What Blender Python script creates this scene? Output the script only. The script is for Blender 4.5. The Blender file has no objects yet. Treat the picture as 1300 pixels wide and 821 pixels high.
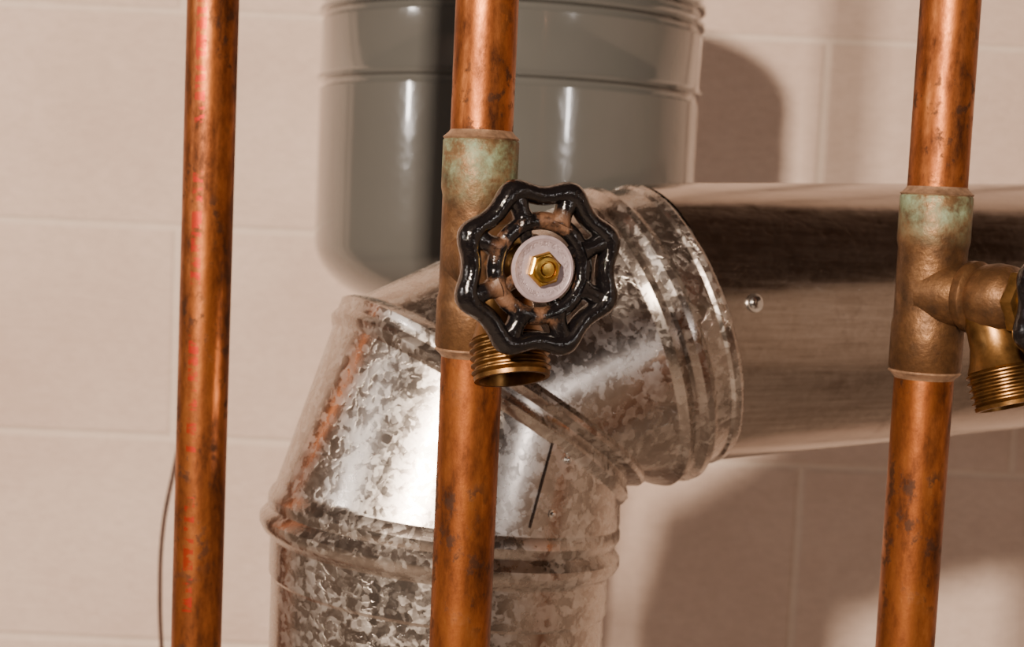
import bpy, bmesh, math, random
from mathutils import Vector, Matrix
random.seed(3)
scene = bpy.context.scene
# ------------------------------------------------------------ camera
F = 1800.0
PITCH = math.radians(5.0); ROLL = math.radians(2.6)
C = Vector((0, 0, 1.25))
fwd = Vector((0, math.cos(PITCH), -math.sin(PITCH)))
r0 = Vector((1, 0, 0)); u0 = Vector((0, math.sin(PITCH), math.cos(PITCH)))
up = u0*math.cos(ROLL) - r0*math.sin(ROLL)
right = r0*math.cos(ROLL) + u0*math.sin(ROLL)
cd = bpy.data.cameras.new('camera'); cam = bpy.data.objects.new('camera', cd)
scene.collection.objects.link(cam)
M = Matrix((right, up, -fwd)).transposed().to_4x4(); M.translation = C
cam.matrix_world = M
cd.sensor_width = 36; cd.lens = F/1300*36
cd.clip_start = 0.01
cd.dof.use_dof = True; cd.dof.focus_distance = 0.475; cd.dof.aperture_fstop = 18
scene.camera = cam
def P(px, py, d):
    return C + fwd*d + right*((px-650)/F*d) + up*(-(py-410.5)/F*d)
def camspace(x, y, z):
    return C + right*x + fwd*y + up*z

# ------------------------------------------------------------ node helpers
def newmat(name):
    m = bpy.data.materials.new(name); m.use_nodes = True
    nt = m.node_tree; b = nt.nodes['Principled BSDF']
    return m, nt, b
def N(nt, typ, **kw):
    n = nt.nodes.new(typ)
    for k, v in kw.items(): setattr(n, k, v)
    return n
def L(nt, a, b): nt.links.new(a, b)
def coords(nt, scale=(1,1,1), loc=(0,0,0), rot=(0,0,0)):
    tc = N(nt, 'ShaderNodeTexCoord'); mp = N(nt, 'ShaderNodeMapping')
    mp.inputs['Scale'].default_value = scale; mp.inputs['Location'].default_value = loc
    mp.inputs['Rotation'].default_value = rot
    L(nt, tc.outputs['Object'], mp.inputs['Vector']); return mp.outputs['Vector']
def noise(nt, vec, scale, detail=4, rough=.55, dist=0):
    n = N(nt, 'ShaderNodeTexNoise'); n.inputs['Scale'].default_value = scale
    n.inputs['Detail'].default_value = detail; n.inputs['Roughness'].default_value = rough
    n.inputs['Distortion'].default_value = dist
    L(nt, vec, n.inputs['Vector']); return n.outputs['Fac']
def ramp(nt, fac, stops, interp='LINEAR'):
    r = N(nt, 'ShaderNodeValToRGB'); r.color_ramp.interpolation = interp
    cr = r.color_ramp
    while len(cr.elements) < len(stops): cr.elements.new(0.5)
    for e, (p, c) in zip(cr.elements, stops):
        e.position = p
        if not hasattr(c, '__len__'): c = (c, c, c)
        e.color = (*c, 1)
    L(nt, fac, r.inputs['Fac']); return r.outputs['Color']
def mix(nt, fac, a, b, mode='MIX'):
    m = N(nt, 'ShaderNodeMix', data_type='RGBA', blend_type=mode)
    for v, s in ((fac, m.inputs[0]), (a, m.inputs[6]), (b, m.inputs[7])):
        if hasattr(v, 'node'): L(nt, v, s)
        elif hasattr(v, '__len__'): s.default_value = (*v, 1)
        else: s.default_value = v
    return m.outputs[2]
def math_(nt, op, a, b=0.0, clamp=False):
    m = N(nt, 'ShaderNodeMath', operation=op, use_clamp=clamp)
    for v, s in ((a, m.inputs[0]), (b, m.inputs[1])):
        if hasattr(v, 'node'): L(nt, v, s)
        else: s.default_value = v
    return m.outputs[0]
def bump(nt, b, h, strength=.3, dist=.001):
    n = N(nt, 'ShaderNodeBump'); n.inputs['Strength'].default_value = strength
    n.inputs['Distance'].default_value = dist
    L(nt, h, n.inputs['Height']); L(nt, n.outputs['Normal'], b.inputs['Normal'])

# ------------------------------------------------------------ materials
def copper_mat(name, red=False, seed=0):
    m, nt, b = newmat(name)
    v = coords(nt, (1, 1, .35), (seed, seed, seed))
    n1 = noise(nt, v, 75, 8, .72)
    v2 = coords(nt, (1, 1, .8), (seed+3, 0, 0))
    n2 = noise(nt, v2, 170, 5, .65)
    col = ramp(nt, n1, [(.36, (.060,.020,.008)), (.47, (.19,.058,.016)), (.58, (.32,.104,.026)), (.72, (.48,.185,.055))])
    spots = ramp(nt, n2, [(.55, 0.), (.63, 1.)])
    n3 = noise(nt, v2, 30, 3)
    gate = ramp(nt, n3, [(.42, 0.), (.56, 1.)])
    sp = math_(nt, 'MULTIPLY', spots, gate)
    col = mix(nt, math_(nt, 'MULTIPLY', sp, .8), col, (.050, .025, .016))
    if red:
        tc = N(nt, 'ShaderNodeTexCoord'); sx = N(nt, 'ShaderNodeSeparateXYZ'); L(nt, tc.outputs['Object'], sx.inputs[0])
        ang = math_(nt, 'ARCTAN2', sx.outputs['Y'], sx.outputs['X'])
        d = math_(nt, 'ABSOLUTE', math_(nt, 'ADD', ang, math.radians(102)))
        band = math_(nt, 'LESS_THAN', d, math.radians(12))
        vv = coords(nt, (120, 120, 330))
        ch = noise(nt, vv, 1.0, 3, .6)
        chm = ramp(nt, ch, [(.48, 0.), (.54, 1.)])
        w = math_(nt, 'LESS_THAN', math_(nt, 'FRACT', math_(nt, 'MULTIPLY', sx.outputs['Z'], 14.0)), .72)
        k = math_(nt, 'MULTIPLY', math_(nt, 'MULTIPLY', band, chm), math_(nt, 'MULTIPLY', w, .65))
        col = mix(nt, k, col, (.38, .008, .008))
    L(nt, col, b.inputs['Base Color'])
    b.inputs['Metallic'].default_value = .88
    ro = ramp(nt, n1, [(.3, .54), (.7, .33)]); ro2 = mix(nt, sp, ro, (.6, .6, .6))
    L(nt, ro2, b.inputs['Roughness'])
    bump(nt, b, n2, .22, .0006)
    return m
M_cop = copper_mat('copper', False, 1.3)
M_copred = copper_mat('copper_red_print', True, 4.1)

def bronze_mat():
    m, nt, b = newmat('cast_bronze')
    v = coords(nt)
    n1 = noise(nt, v, 90, 7, .65); n2 = noise(nt, v, 500, 4, .6)
    col = ramp(nt, n1, [(.32, (.045,.025,.013)), (.5, (.11,.055,.024)), (.70, (.21,.110,.048))])
    tc = N(nt, 'ShaderNodeTexCoord'); sx = N(nt, 'ShaderNodeSeparateXYZ'); L(nt, tc.outputs['Object'], sx.inputs[0])
    mr = N(nt, 'ShaderNodeMapRange'); mr.inputs[1].default_value = .017; mr.inputs[2].default_value = .033
    L(nt, sx.outputs['Z'], mr.inputs[0])
    oi = N(nt, 'ShaderNodeObjectInfo')
    vv = N(nt, 'ShaderNodeVectorMath', operation='ADD'); L(nt, v, vv.inputs[0]); L(nt, oi.outputs['Location'], vv.inputs[1])
    g = math_(nt, 'MULTIPLY', mr.outputs[0], ramp(nt, noise(nt, vv.outputs[0], 130, 7, .72), [(.40, .12), (.62, .95)]))
    gc = ramp(nt, noise(nt, vv.outputs[0], 200, 5, .6), [(.35, (.10,.115,.06)), (.65, (.19,.28,.18))])
    col = mix(nt, g, col, gc)
    L(nt, col, b.inputs['Base Color'])
    L(nt, math_(nt, 'SUBTRACT', .75, math_(nt, 'MULTIPLY', g, .65)), b.inputs['Metallic'])
    rr = ramp(nt, n1, [(.3, .58), (.7, .36)])
    L(nt, mix(nt, g, rr, (.75,.75,.75)), b.inputs['Roughness'])
    bump(nt, b, n2, .4, .0006)
    return m
M_bronze = bronze_mat()
def simple(name, col, metal, rough, ns=80, var=.3, bs=.1, coat=0):
    m, nt, b = newmat(name); v = coords(nt)
    n1 = noise(nt, v, ns, 5, .6)
    dk = tuple(c*(1-var) for c in col); lt = tuple(min(1, c*(1+var)) for c in col)
    L(nt, ramp(nt, n1, [(.3, dk), (.7, lt)]), b.inputs['Base Color'])
    b.inputs['Metallic'].default_value = metal; b.inputs['Roughness'].default_value = rough
    b.inputs['Coat Weight'].default_value = coat
    bump(nt, b, n1, bs, .0005)
    return m
M_brass = simple('brass', (.50,.31,.07), 1, .3, 300, .4)
M_brassd = simple('tarnished_brass', (.20,.11,.035), .9, .42, 200, .45, .2)
M_spout = simple('dull_brass', (.17,.088,.028), .9, .36, 200, .45, .2)
M_solder = simple('solder', (.30,.19,.12), .7, .5, 300, .4, .3)
M_screw = simple('zinc_screw', (.75,.77,.80), 1, .15)
M_dark = simple('dark_seam', (.10,.075,.065), .7, .45)
M_cable = simple('brown_cable', (.05,.02,.012), 0, .5)
M_iron = simple('black_iron', (.05,.05,.05), .6, .5)
def plate_mat():
    m, nt, b = newmat('nameplate_aluminum'); v = coords(nt)
    tc = N(nt, 'ShaderNodeTexCoord'); sx = N(nt, 'ShaderNodeSeparateXYZ'); L(nt, tc.outputs['Object'], sx.inputs[0])
    rad = math_(nt, 'SQRT', math_(nt, 'ADD', math_(nt, 'MULTIPLY', sx.outputs['Y'], sx.outputs['Y']), math_(nt, 'MULTIPLY', sx.outputs['Z'], sx.outputs['Z'])))
    band = math_(nt, 'LESS_THAN', math_(nt, 'ABSOLUTE', math_(nt, 'SUBTRACT', rad, .0081)), .0008)
    ch = ramp(nt, noise(nt, v, 1300, 2, .5), [(.50, 0.), (.55, 1.)])
    k = math_(nt, 'MULTIPLY', band, ch)
    n = noise(nt, v, 250, 5, .6)
    col = ramp(nt, n, [(.3, (.27,.215,.235)), (.7, (.40,.325,.355))])
    L(nt, mix(nt, math_(nt, 'MULTIPLY', k, .35), col, (.12,.09,.09)), b.inputs['Base Color'])
    b.inputs['Metallic'].default_value = .35; b.inputs['Roughness'].default_value = .42
    bump(nt, b, math_(nt, 'SUBTRACT', n, k), .5, .0003)
    return m
M_plate = plate_mat()

def enamel():
    m, nt, b = newmat('black_enamel_dusty')
    v = coords(nt)
    tc = N(nt, 'ShaderNodeTexCoord'); sx = N(nt, 'ShaderNodeSeparateXYZ'); L(nt, tc.outputs['Object'], sx.inputs[0])
    yy = math_(nt, 'MULTIPLY', sx.outputs['Y'], sx.outputs['Y']); zz = math_(nt, 'MULTIPLY', sx.outputs['Z'], sx.outputs['Z'])
    rad = math_(nt, 'SQRT', math_(nt, 'ADD', yy, zz))
    mr = N(nt, 'ShaderNodeMapRange'); mr.inputs[1].default_value = .0205; mr.inputs[2].default_value = .0165
    L(nt, rad, mr.inputs[0])
    n1 = noise(nt, v, 75, 5, .6)
    g = math_(nt, 'MULTIPLY', mr.outputs[0], ramp(nt, n1, [(.50, 0.), (.59, 1.)]))
    n3 = noise(nt, coords(nt, (1,1,1), (3,3,3)), 160, 4, .6)
    g2 = math_(nt, 'MAXIMUM', math_(nt, 'MULTIPLY', g, .85), ramp(nt, n3, [(.68, 0.), (.76, .4)]))
    L(nt, mix(nt, g2, (.004,.0035,.004), (.13,.063,.032)), b.inputs['Base Color'])
    L(nt, mix(nt, g2, (.10,.10,.10), (.65,.65,.65)), b.inputs['Roughness'])
    b.inputs['Specular IOR Level'].default_value = .6
    bump(nt, b, noise(nt, v, 380, 4, .6), .6, .0007)
    return m
M_enamel = enamel()

def galv(name, spangle=True):
    m, nt, b = newmat(name)
    v = coords(nt)
    nz = N(nt, 'ShaderNodeTexNoise'); nz.inputs['Scale'].default_value = 140; nz.inputs['Detail'].default_value = 5
    L(nt, v, nz.inputs['Vector'])
    vm = N(nt, 'ShaderNodeVectorMath', operation='MULTIPLY_ADD')
    L(nt, nz.outputs['Color'], vm.inputs[0]); vm.inputs[1].default_value = (.009,)*3; L(nt, v, vm.inputs[2])
    def vor(scale):
        o = N(nt, 'ShaderNodeTexVoronoi'); o.inputs['Scale'].default_value = scale
        L(nt, vm.outputs[0], o.inputs['Vector'])
        s = N(nt, 'ShaderNodeSeparateColor'); L(nt, o.outputs['Color'], s.inputs[0]); return s
    a = vor(190); c = vor(380)
    big = noise(nt, v, 22, 6, .65)
    fine = noise(nt, v, 420, 3, .6)
    s1 = math_(nt, 'ADD', math_(nt, 'MULTIPLY', a.outputs[0], .5), math_(nt, 'MULTIPLY', c.outputs[1], .5))
    if spangle:
        s2 = math_(nt, 'ADD', s1, math_(nt, 'MULTIPLY', math_(nt, 'SUBTRACT', big, .5), 1.0))
        s2 = math_(nt, 'ADD', s2, math_(nt, 'MULTIPLY', math_(nt, 'SUBTRACT', fine, .5), .45))
        col = ramp(nt, s2, [(.15, (.36,.32,.29)), (.45, (.45,.41,.375)), (.65, (.55,.51,.475)), (.88, (.65,.615,.58))])
        ro = ramp(nt, s2, [(.25, .21), (.52, .27), (.78, .40)])
        b.inputs['Metallic'].default_value = .98
        bump(nt, b, s1, .45, .0005)
    else:
        st = noise(nt, coords(nt, (3, 3, 60)), 8, 5, .6)
        s2 = math_(nt, 'ADD', math_(nt, 'MULTIPLY', s1, .2), math_(nt, 'MULTIPLY', st, .8))
        col = ramp(nt, s2, [(.3, (.34,.295,.26)), (.65, (.48,.43,.39))])
        sm = noise(nt, v, 32, 6, .65)
        col = mix(nt, ramp(nt, sm, [(.58, 0.), (.70, .5)]), col, (.20,.15,.12))
        ro = ramp(nt, s2, [(.3, .15), (.65, .25)])
        b.inputs['Metallic'].default_value = 1
        hh = math_(nt, 'ADD', math_(nt, 'MULTIPLY', s1, .1), math_(nt, 'MULTIPLY', noise(nt, v, 14, 3), 1.6))
        bump(nt, b, hh, .3, .0012)
    L(nt, col, b.inputs['Base Color']); L(nt, ro, b.inputs['Roughness'])
    return m
M_galv = galv('galvanized_spangle', True); M_galv2 = galv('galvanized_smooth', False)

def tank_mat():
    m, nt, b = newmat('grey_tank_paint'); v = coords(nt)
    n = noise(nt, v, 6, 4)
    L(nt, ramp(nt, n, [(.3, (.066,.067,.063)), (.7, (.078,.079,.074))]), b.inputs['Base Color'])
    b.inputs['Roughness'].default_value = .15
    b.inputs['Coat Weight'].default_value = .9; b.inputs['Coat Roughness'].default_value = .05
    bump(nt, b, noise(nt, v, 35, 3), .25, .002)
    return m
M_tank = tank_mat()

# ------------------------------------------------------------ mesh helpers
def link(ob, parent=None):
    scene.collection.objects.link(ob)
    if parent: ob.parent = parent
    return ob
def finish(name, bm, mat, parent=None, smooth=35, matrix=None):
    me = bpy.data.meshes.new(name)
    bmesh.ops.recalc_face_normals(bm, faces=bm.faces)
    bm.to_mesh(me); bm.free()
    for p in me.polygons: p.use_smooth = True
    me.set_sharp_from_angle(angle=math.radians(smooth))
    me.materials.append(mat)
    ob = bpy.data.objects.new(name, me); link(ob, parent)
    if matrix is not None: ob.matrix_world = matrix
    return ob
def frame(d):
    d = d.normalized(); a = Vector((0,0,1)) if abs(d.z) < .9 else Vector((1,0,0))
    u = a.cross(d).normalized(); return u, d.cross(u)
def bm_lathe(bm, prof, o, d, seg=48, flat=0):
    u, v = frame(d); d = d.normalized(); rings = []
    for r, h in prof:
        if r < 1e-7: rings.append([bm.verts.new(o + d*h)])
        else: rings.append([bm.verts.new(o + d*h + (u*math.cos(2*math.pi*i/seg+flat) + v*math.sin(2*math.pi*i/seg+flat))*r) for i in range(seg)])
    for a, b in zip(rings[:-1], rings[1:]):
        for i in range(seg):
            j = (i+1) % seg
            if len(a) == 1 and len(b) == 1: continue
            if len(a) == 1: bm.faces.new((a[0], b[i], b[j]))
            elif len(b) == 1: bm.faces.new((a[i], a[j], b[0]))
            else: bm.faces.new((a[i], a[j], b[j], b[i]))
def lathe(name, prof, o, d, mat, parent=None, seg=48, smooth=35):
    bm = bmesh.new(); bm_lathe(bm, prof, Vector(o), Vector(d), seg)
    return finish(name, bm, mat, parent, smooth)
def empty(name, M=None):
    e = bpy.data.objects.new(name, None); e.empty_display_size = .05; link(e)
    if M is not None: e.matrix_world = M
    return e
def box(name, lo, hi, mat, parent=None):
    bm = bmesh.new(); bmesh.ops.create_cube(bm, size=1)
    lo = Vector(lo); hi = Vector(hi)
    for v in bm.verts: v.co = Vector([(lo[i]+hi[i])/2 + v.co[i]*(hi[i]-lo[i]) for i in range(3)])
    return finish(name, bm, mat, parent, 30)

# ------------------------------------------------------------ room
WY = C.y + 1.45
CEIL = 2.35
def on_wall(px, py):
    q = P(px, py, 1.0) - C
    return C + q*((WY-C.y)/q.y)
pj1 = on_wall(150, 552); pj2 = on_wall(150, 285); pjx = on_wall(222, 420)
RH = pj2.z - pj1.z; BW = RH*2
def wall_mat():
    m, nt, b = newmat('painted_block')
    tc = N(nt, 'ShaderNodeTexCoord'); sx = N(nt, 'ShaderNodeSeparateXYZ'); L(nt, tc.outputs['Object'], sx.inputs[0])
    cb = N(nt, 'ShaderNodeCombineXYZ')
    L(nt, math_(nt, 'ADD', sx.outputs['X'], -pjx.x + BW/2), cb.inputs[0])
    L(nt, math_(nt, 'ADD', sx.outputs['Z'], -pj1.z), cb.inputs[1])
    br = N(nt, 'ShaderNodeTexBrick'); L(nt, cb.outputs[0], br.inputs['Vector'])
    br.inputs['Scale'].default_value = 1; br.inputs['Brick Width'].default_value = BW; br.inputs['Row Height'].default_value = RH
    br.inputs['Mortar Size'].default_value = .006; br.inputs['Mortar Smooth'].default_value = .8
    n = noise(nt, coords(nt), 5, 5, .6); nf = noise(nt, coords(nt, (1,1,2.2)), 90, 6, .75)
    base = ramp(nt, n, [(.3, (.66,.505,.42)), (.7, (.78,.625,.53))])
    base = mix(nt, ramp(nt, nf, [(.35, .25), (.6, 0.)]), base, (.42,.30,.24))
    L(nt, mix(nt, math_(nt, 'MULTIPLY', br.outputs['Fac'], .5), base, (.84,.72,.61)), b.inputs['Base Color'])
    b.inputs['Roughness'].default_value = .55
    h = math_(nt, 'ADD', math_(nt, 'MULTIPLY', br.outputs['Fac'], -.8), math_(nt, 'MULTIPLY', nf, .9))
    bump(nt, b, h, .9, .003)
    return m
M_wall = wall_mat()
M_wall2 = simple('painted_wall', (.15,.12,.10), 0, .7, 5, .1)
M_wallr = simple('painted_wall_light', (.42,.345,.29), 0, .7, 5, .1)
M_floor = simple('concrete_floor', (.26,.22,.19), 0, .8, 12, .25, .3)
M_ceil = simple('dark_joist_wood', (.035,.019,.012), 0, .7, 20, .3, .3)
box('wall_back', (-2.2, WY, 0), (2.4, WY+.12, CEIL), M_wall)
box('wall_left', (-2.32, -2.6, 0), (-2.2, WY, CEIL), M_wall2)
box('wall_right', (2.4, -2.6, 0), (2.52, WY, CEIL), M_wallr)
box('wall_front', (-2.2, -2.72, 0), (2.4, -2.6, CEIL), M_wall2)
box('floor', (-2.32, -2.72, -.1), (2.52, WY+.12, 0), M_floor)
box('ceiling', (-2.32, -2.72, CEIL), (2.52, WY+.12, CEIL+.1), M_ceil)

# ------------------------------------------------------------ copper pipes
PR = .0111
def vpipe(px, py, depth, mat):
    o = P(px, py, depth)
    bm = bmesh.new()
    prof = [(PR, -o.z + i*CEIL/24) for i in range(25)]
    bm_lathe(bm, [(0, -o.z)] + prof + [(0, CEIL-o.z)], Vector((0,0,0)), Vector((0,0,1)), 64)
    ob = finish('copper_pipe', bm, mat, None, 40)
    ob.location = o
    return o
oL = vpipe(261, 365, .624, M_copred)
oC = vpipe(603, 365, .506, M_cop)
oR = vpipe(1181, 365, .540, M_cop)

# ------------------------------------------------------------ drain valves
def handwheel(parent, x0):
    bm = bmesh.new()
    S = 8; seg = 192; k = 16
    rings = []
    for i in range(seg):
        t = 2*math.pi*i/seg
        q = (math.cos(S*(t - math.pi/8))*.5+.5)
        R = .0232 + .0028*q**1.2
        rr = .0031 + .0008*q
        rx = .0042 + .0005*q
        er = Vector((0, math.cos(t), math.sin(t)))
        rings.append([bm.verts.new(Vector((x0 - .0018, 0, 0)) + er*(R + rr*math.cos(a)) + Vector((1,0,0))*rx*math.sin(a))
                      for a in [2*math.pi*j/k for j in range(k)]])
    for i in range(seg):
        a = rings[i]; b = rings[(i+1) % seg]
        for j in range(k):
            bm.faces.new((a[j], a[(j+1)%k], b[(j+1)%k], b[j]))
    rings = []; seg = 96
    for i in range(seg):
        t = 2*math.pi*i/seg; er = Vector((0, math.cos(t), math.sin(t)))
        rings.append([bm.verts.new(Vector((x0 - .001, 0, 0)) + er*(.0153 + .0029*math.cos(a)) + Vector((1,0,0))*.0026*math.sin(a))
                      for a in [2*math.pi*j/k for j in range(k)]])
    for i in range(seg):
        a = rings[i]; b = rings[(i+1) % seg]
        for j in range(k):
            bm.faces.new((a[j], a[(j+1)%k], b[(j+1)%k], b[j]))
    def spoke(t, ra, rb, wa, wb, th, xa, xb, fl=.0022):
        er = Vector((0, math.cos(t), math.sin(t))); et = Vector((0, -math.sin(t), math.cos(t)))
        prev = None; n = 8; kk = 14
        for s in range(n+1):
            f = s/n; r = ra+(rb-ra)*f
            w = wa+(wb-wa)*f + fl*(2*f-1)**2
            x = xa+(xb-xa)*f
            ring = [bm.verts.new(Vector((x,0,0)) + er*r + et*w*math.cos(2*math.pi*j/kk) + Vector((1,0,0))*th*math.sin(2*math.pi*j/kk)) for j in range(kk)]
            if prev:
                for j in range(kk): bm.faces.new((prev[j], prev[(j+1)%kk], ring[(j+1)%kk], ring[j]))
            prev = ring
    for s in range(8):
        spoke(math.pi/8 + s*math.pi/4, .0155, .0245, .0026, .0034, .0036, x0-.001, x0-.0018)
    for s in range(4):
        spoke(math.pi/4*0.6 + s*math.pi/2, .007, .0145, .0024, .0022, .0018, x0-.002, x0-.001, .001)
    bm_lathe(bm, [(0,-.007),(.0065,-.007),(.0075,-.004),(.0100,-.0015),(.0102,-.0002),(0,-.0002)], Vector((x0,0,0)), Vector((1,0,0)), 48)
    finish('handwheel', bm, M_enamel, parent, 50)
    lathe('nameplate_disc', [(0,0),(.0106,0),(.0108,.0003),(.0106,.0007),(.0097,.0009),(.0094,.0007),(.0070,.0007),(0,.0007)], (x0+.001,0,0), (1,0,0), M_plate, parent, 72)
    bm = bmesh.new()
    bm_lathe(bm, [(0,0),(.0057,0),(.0059,.0010),(.0055,.0020),(.0050,.0023),(0,.0023)], Vector((x0+.0017,0,0)), Vector((1,0,0)), 6, .3)
    bm_lathe(bm, [(0,.002),(.0042,.002),(.0043,.0030),(.0038,.0037),(.0028,.0039),(.0025,.0030),(.0022,.0030),(.0020,.0040),(0,.0042)], Vector((x0+.0017,0,0)), Vector((1,0,0)), 40)
    finish('hex_nut', bm, M_brass, parent, 25)

def drain_valve(o, stem_dir, top, bot, Ls):
    X = Vector((stem_dir.x, stem_dir.y, 0)).normalized(); Z = Vector((0,0,1)); Y = Z.cross(X)
    Mx = Matrix((X, Y, Z)).transposed().to_4x4(); Mx.translation = o
    e = empty('drain_valve', Mx)
    bm = bmesh.new()
    r1 = .0135; rw = .0129
    prof = [(PR+.0002, -bot),(r1-.0005,-bot),(r1,-bot+.0006),(r1,-bot+.017),(rw,-bot+.020),(rw, top-.020),(r1, top-.017),(r1, top-.0006),(r1-.0005, top),(PR+.0002, top)]
    bm_lathe(bm, prof, Vector(), Vector((0,0,1)), 72)
    bm_lathe(bm, [(.0135,.002),(.0126,.010),(.0112,.0145),(.0108,.0160),(.0124,.0167),(.0134,.0180),(.0134,.0205),(.0124,.0215),(.0108,.0222),(.0110,.024)], Vector(), Vector((1,0,0)), 56)
    finish('tee_fitting', bm, M_bronze, e, 40)
    bm = bmesh.new()
    for zz, sg in ((top, 1), (-bot, -1)):
        bm_lathe(bm, [(.0128, zz-sg*.0004),(.0136, zz+sg*.0006),(.0127, zz+sg*.0014),(.0116, zz+sg*.0024),(.0110, zz+sg*.0034)], Vector(), Vector((0,0,1)), 64)
    finish('solder_joint', bm, M_solder, e, 60)
    bm = bmesh.new()
    bm_lathe(bm, [(.0110,.021),(.0124,.024),(.0132,.029),(.0125,.0345),(.0105,.0370),(.0105,.0378)], Vector(), Vector((1,0,0)), 56)
    finish('valve_body', bm, M_bronze, e, 40)
    bm = bmesh.new()
    bm_lathe(bm, [(0,.0372),(.0118,.0372),(.0122,.0385),(.0118,.0415),(.0085,.0420),(0,.042)], Vector(), Vector((1,0,0)), 6)
    bm_lathe(bm, [(.0075,.042),(.0078,.0455),(.0050,.0468),(.0036,.0468),(.0036,Ls-.004)], Vector(), Vector((1,0,0)), 32)
    finish('bonnet_nut', bm, M_brassd, e, 25)
    a = math.radians(20)
    d = Vector((math.sin(a), 0, -math.cos(a)))
    so = Vector((.0255, 0, -.004))
    h = .0225
    prof = [(.0100,0),(.0094,.008),(.0096,.013),(.0108,.0180),(.0122,h-.001),(.0126,h-.0003)]
    for i in range(5):
        prof += [(.0122, h), (.0134, h+.0008), (.0134, h+.0012), (.0122, h+.0020)]; h += .0025
    prof += [(.0129, h), (.0127, h+.0014), (.0112, h+.0014), (.0106, h-.001), (.0100, h-.010), (.004, h-.014), (0, h-.014)]
    lathe('hose_spout', prof, so, d, M_spout, e, 72, 30)
    handwheel(e, Ls)
    return e
Wc = P(687, 341, .452)
oVC = Vector((oC.x, oC.y, Wc.z))
dv = Wc - oVC; LsC = dv.length
drain_valve(oVC, dv, .042, .032, LsC)
oVR = Vector((oR.x, oR.y, P(1183, 372, .54).z))
ph = math.radians(51)
drain_valve(oVR, Vector((math.cos(ph), -math.sin(ph), 0)), .037, .0295, LsC)

# ------------------------------------------------------------ vent duct
A1 = P(560, 666, .643); A2 = P(612, 503, .650); A3 = P(790, 430, .670); A4 = P(850, 410, .677)
A5 = P(1300, 388, .782)
dH = (A4-A3).normalized()
dS = (A5-A4).normalized()
A0 = Vector((A1.x, A1.y, 0.0))
duct = empty('galvanized_vent_duct')
path = [A0, A1, A2, A3, A4]
dirs = [(path[i+1]-path[i]).normalized() for i in range(4)]
bm = bmesh.new(); SEG = 144
u = Vector((1,0,0)); u = (u - dirs[0]*u.dot(dirs[0])).normalized(); v = dirs[0].cross(u)
rings = []
def add_ring(pts): rings.append([bm.verts.new(p) for p in pts])
def circ(c, d, u, v, r, n=None, sh=None):
    out = []
    for i in range(SEG):
        a = 2*math.pi*i/SEG; off = (u*math.cos(a)+v*math.sin(a))*r
        if n is not None: off = off - d*(off.dot(n)/d.dot(n))
        out.append(c+off+(sh if sh is not None else Vector()))
    return out
TT = {1: .35, 2: .30, 3: .5}
for zz in (0, .3, .6, .8): add_ring(circ(A0+Vector((0,0,zz)), dirs[0], u, v, .0755))
beads = {1: [(-.030,-.002),(-.0285,-.001),(-.012,-.001),(-.0105,.0000),(-.009,.0022),(-.006,.0038),(-.003,.0038),(-.0005,.0018),(.0015,.0004),(.003,.0012),(.006,.0020),(.009,.0012),(.011,0),(.013,0)],
         2: [(-.010,0),(-.0085,.0012),(-.0055,.0024),(-.0035,.0016),(-.002,.0006),(0,.0004),(.0015,.0014),(.004,.0034),(.0065,.0028),(.0085,.0008),(.0095,-.0002)],
         3: [(-.009,0),(-.0075,.0010),(-.005,.0024),(-.003,.0012),(-.001,.0004),(.001,.0008),(.004,.0034),(.007,.0034),(.0095,.0010),(.0105,.0)]}
RJ = {1: .0775, 2: .0745, 3: .0693}
for j in (1, 2, 3):
    d1, d2 = dirs[j-1], dirs[j]; n = d1.lerp(d2, TT[j]).normalized()
    q = d1.rotation_difference(d2)
    u2 = q @ u; v2 = q @ v
    for s, dr in beads[j]:
        add_ring(circ(path[j], d1, u, v, RJ[j]+dr, n, (d1 if s <= 0 else d2)*s))
    u, v = u2, v2
for s, r in ((-.006, .0680), (-.0045,.0690), (-.0015,.0690), (0, .0682), (.0006,.0675), (-.004,.0668)):
    add_ring(circ(A4+dH*s, dH, u, v, r))
for a, b in zip(rings[:-1], rings[1:]):
    for i in range(SEG):
        j = (i+1) % SEG; bm.faces.new((a[i], a[j], b[j], b[i]))
finish('adjustable_elbow', bm, M_galv, duct, 28)
tw = (WY - A4.y)/dS.y - .08
q = dH.rotation_difference(dS); us = q @ u; vs = q @ v
bm = bmesh.new(); rings = []
for s, r in [(-.02,.0655)] + [(tw*i/20, .0668) for i in range(0, 21)]:
    add_ring(circ(dS*s, dS, us, vs, r))
for a, b in zip(rings[:-1], rings[1:]):
    for i in range(SEG):
        j = (i+1) % SEG; bm.faces.new((a[i], a[j], b[j], b[i]))
ob = finish('straight_duct', bm, M_galv2, duct, 28); ob.location = A4
def surf(c, d, r, deg):
    cdir = (C - c); cdir = (cdir - d*cdir.dot(d)).normalized(); s = d.cross(cdir)
    if s.dot(right) < 0 and abs(d.z) > .5: s = -s
    if abs(d.z) <= .5 and s.z < 0: s = -s
    a = math.radians(deg); nrm = cdir*math.cos(a) + s*math.sin(a)
    return c + nrm*r, nrm
LEN1 = (A2-A1).length
def r1s(s): return RJ[1] + (RJ[2]-RJ[1])*max(0, min(1, (s-.013)/(LEN1-.023)))
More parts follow.
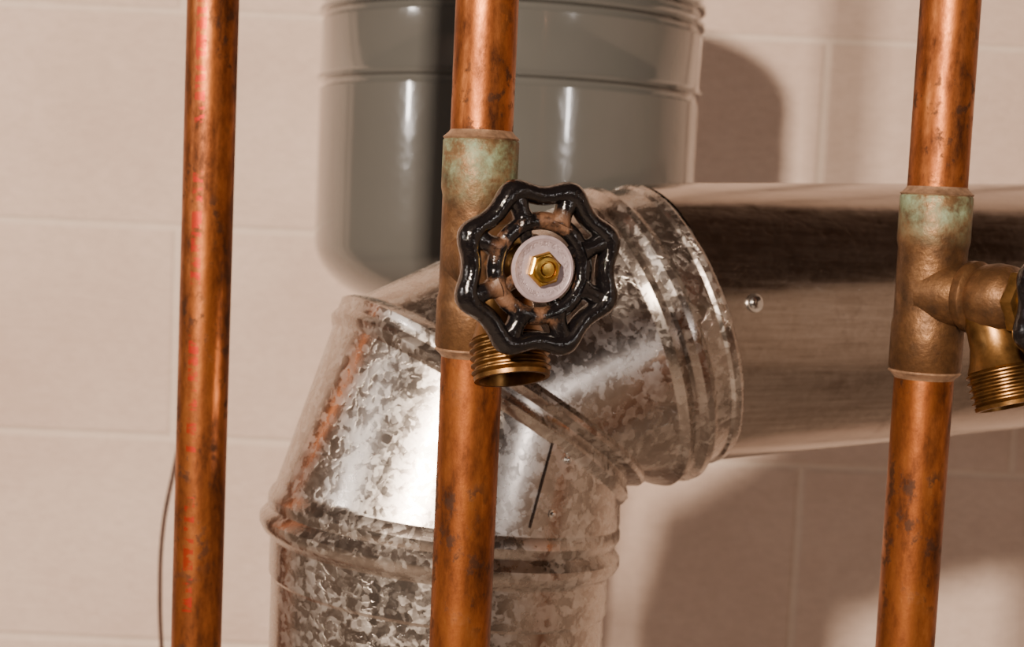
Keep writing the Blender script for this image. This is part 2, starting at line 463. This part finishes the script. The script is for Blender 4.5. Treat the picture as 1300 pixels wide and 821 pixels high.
def strip(name, deg, s0, s1, w, h, lift, mat):
    d = dirs[1]; bm = bmesh.new(); prev = None
    for i in range(9):
        s = s0+(s1-s0)*i/8
        ring = []
        for dd, hh in ((-w/2, -.001), (-w/2, h), (w/2, h), (w/2, -.001)):
            p, nrm = surf(A1, d, r1s(s)+hh+lift, deg+math.degrees(dd/.076))
            ring.append(bm.verts.new(p + d*s))
        if prev:
            for k in range(4): bm.faces.new((prev[k], prev[(k+1)%4], ring[(k+1)%4], ring[k]))
        else: bm.faces.new(ring)
        prev = ring
    bm.faces.new(prev[::-1])
    finish(name, bm, mat, duct, 20)
strip('lock_seam_fold', 29, .012, .052, .0060, .0005, 0, M_galv)
strip('lock_seam', 26.4, .012, .052, .0004, .0002, 0, M_dark)
def rivet(c, d, r, deg, s, rad=.0022, mat=M_screw):
    p, nrm = surf(c, d, r, deg)
    lathe('screw_head', [(0,-.001),(rad*1.5,-.001),(rad*1.5,rad*.25),(rad,rad*.3),(rad*.95,rad*.9),(rad*.5,rad*1.15),(0,rad*1.15)], p+d*s, nrm, mat, duct, 20)
rivet(A1, dirs[1], r1s(.045), 34, .043, .0011, M_screw)
rivet(A1, dirs[1], r1s(.018), 33, .020, .0011, M_screw)
rivet(A4, dS, .0668, 6, .001, .0028)

# ------------------------------------------------------------ expansion tank
tc_ = P(642, 220, 1.05)
tr = 238/F*1.05
zb = P(644, 402, 1.05).z - tc_.z
zt = zb + .325
tank = empty('expansion_tank', Matrix.Translation(tc_))
zr1 = P(644, 118, 1.05).z - tc_.z; zr2 = P(644, 36, 1.05).z - tc_.z
prof = [(0, zb), (.03, zb+.0005)]
SH = .050
for i in range(1, 13):
    a = i/12*math.pi/2
    prof.append((.045 + (tr-.045)*math.sin(a)**.9, zb + SH - SH*math.cos(a)**1.1 if i < 12 else zb+SH))
prof += [(tr, zb+.07)]
def rib(z): return [(tr, z-.005), (tr-.0018, z-.003), (tr-.002, z), (tr+.0014, z+.0015), (tr+.0018, z+.004), (tr, z+.0065)]
prof += rib(zr1) + rib(zr2) + rib(zr2+.012)
for i in range(0, 13):
    a = i/12*math.pi/2
    prof.append((.045 + (tr-.045)*math.cos(a)**.9 if i < 12 else .03, zt - .055 + .055*math.sin(a)))
prof += [(0, zt)]
lathe('tank_shell', prof, (0,0,0), (0,0,1), M_tank, tank, 128, 40)
lathe('tank_nipple', [(0,zb+.004),(.02,zb+.002),(.02,zb-.012),(.0135,zb-.014),(.0135,-tc_.z),(0,-tc_.z)], (0,0,0), (0,0,1), M_iron, tank, 40)

# ------------------------------------------------------------ cable
cu = bpy.data.curves.new('electrical_cable', 'CURVE'); cu.dimensions = '3D'; cu.bevel_depth = .0016; cu.bevel_resolution = 4
pts = [P(262, 300, 1.0), P(246, 470, 1.0), P(222, 590, 1.0), P(207, 670, 1.0), P(203, 760, 1.0), P(206, 850, 1.0)]
pts.append(Vector((pts[-1].x+.01, pts[-1].y, .4))); pts.append(Vector((pts[-1].x, pts[-1].y, .0)))
pts.insert(0, Vector((pts[0].x+.005, pts[0].y, CEIL)))
sp = cu.splines.new('BEZIER'); sp.bezier_points.add(len(pts)-1)
for bp, p in zip(sp.bezier_points, pts):
    bp.co = p; bp.handle_left_type = bp.handle_right_type = 'AUTO'
cu.materials.append(M_cable)
link(bpy.data.objects.new('electrical_cable', cu))

# ------------------------------------------------------------ lights
def area(name, loc, target, power, sx_, sy_, col):
    l = bpy.data.lights.new(name, 'AREA'); l.energy = power; l.color = col
    l.shape = 'RECTANGLE'; l.size = sx_; l.size_y = sy_
    o = bpy.data.objects.new(name, l); link(o); o.location = loc
    o.rotation_euler = (Vector(target)-Vector(loc)).to_track_quat('-Z', 'Y').to_euler()
    return o
area('work_lamp', camspace(-.73, -1.6, .56), P(650, 400, 1.0), 165, .12, .12, (1, .80, .63))
area('side_lamp_left', (-1.75, -.05, 1.52), P(650, 300, 1.0), 6.5, .05, .24, (1, .92, .86))
area('side_lamp_right', (1.55, -1.25, 1.55), P(650, 300, 1.0), 4.5, .045, .28, (1, .92, .88))
w = bpy.data.worlds.new('world'); scene.world = w; w.use_nodes = True
w.node_tree.nodes['Background'].inputs[0].default_value = (.9, .8, .7, 1)
w.node_tree.nodes['Background'].inputs[1].default_value = .2
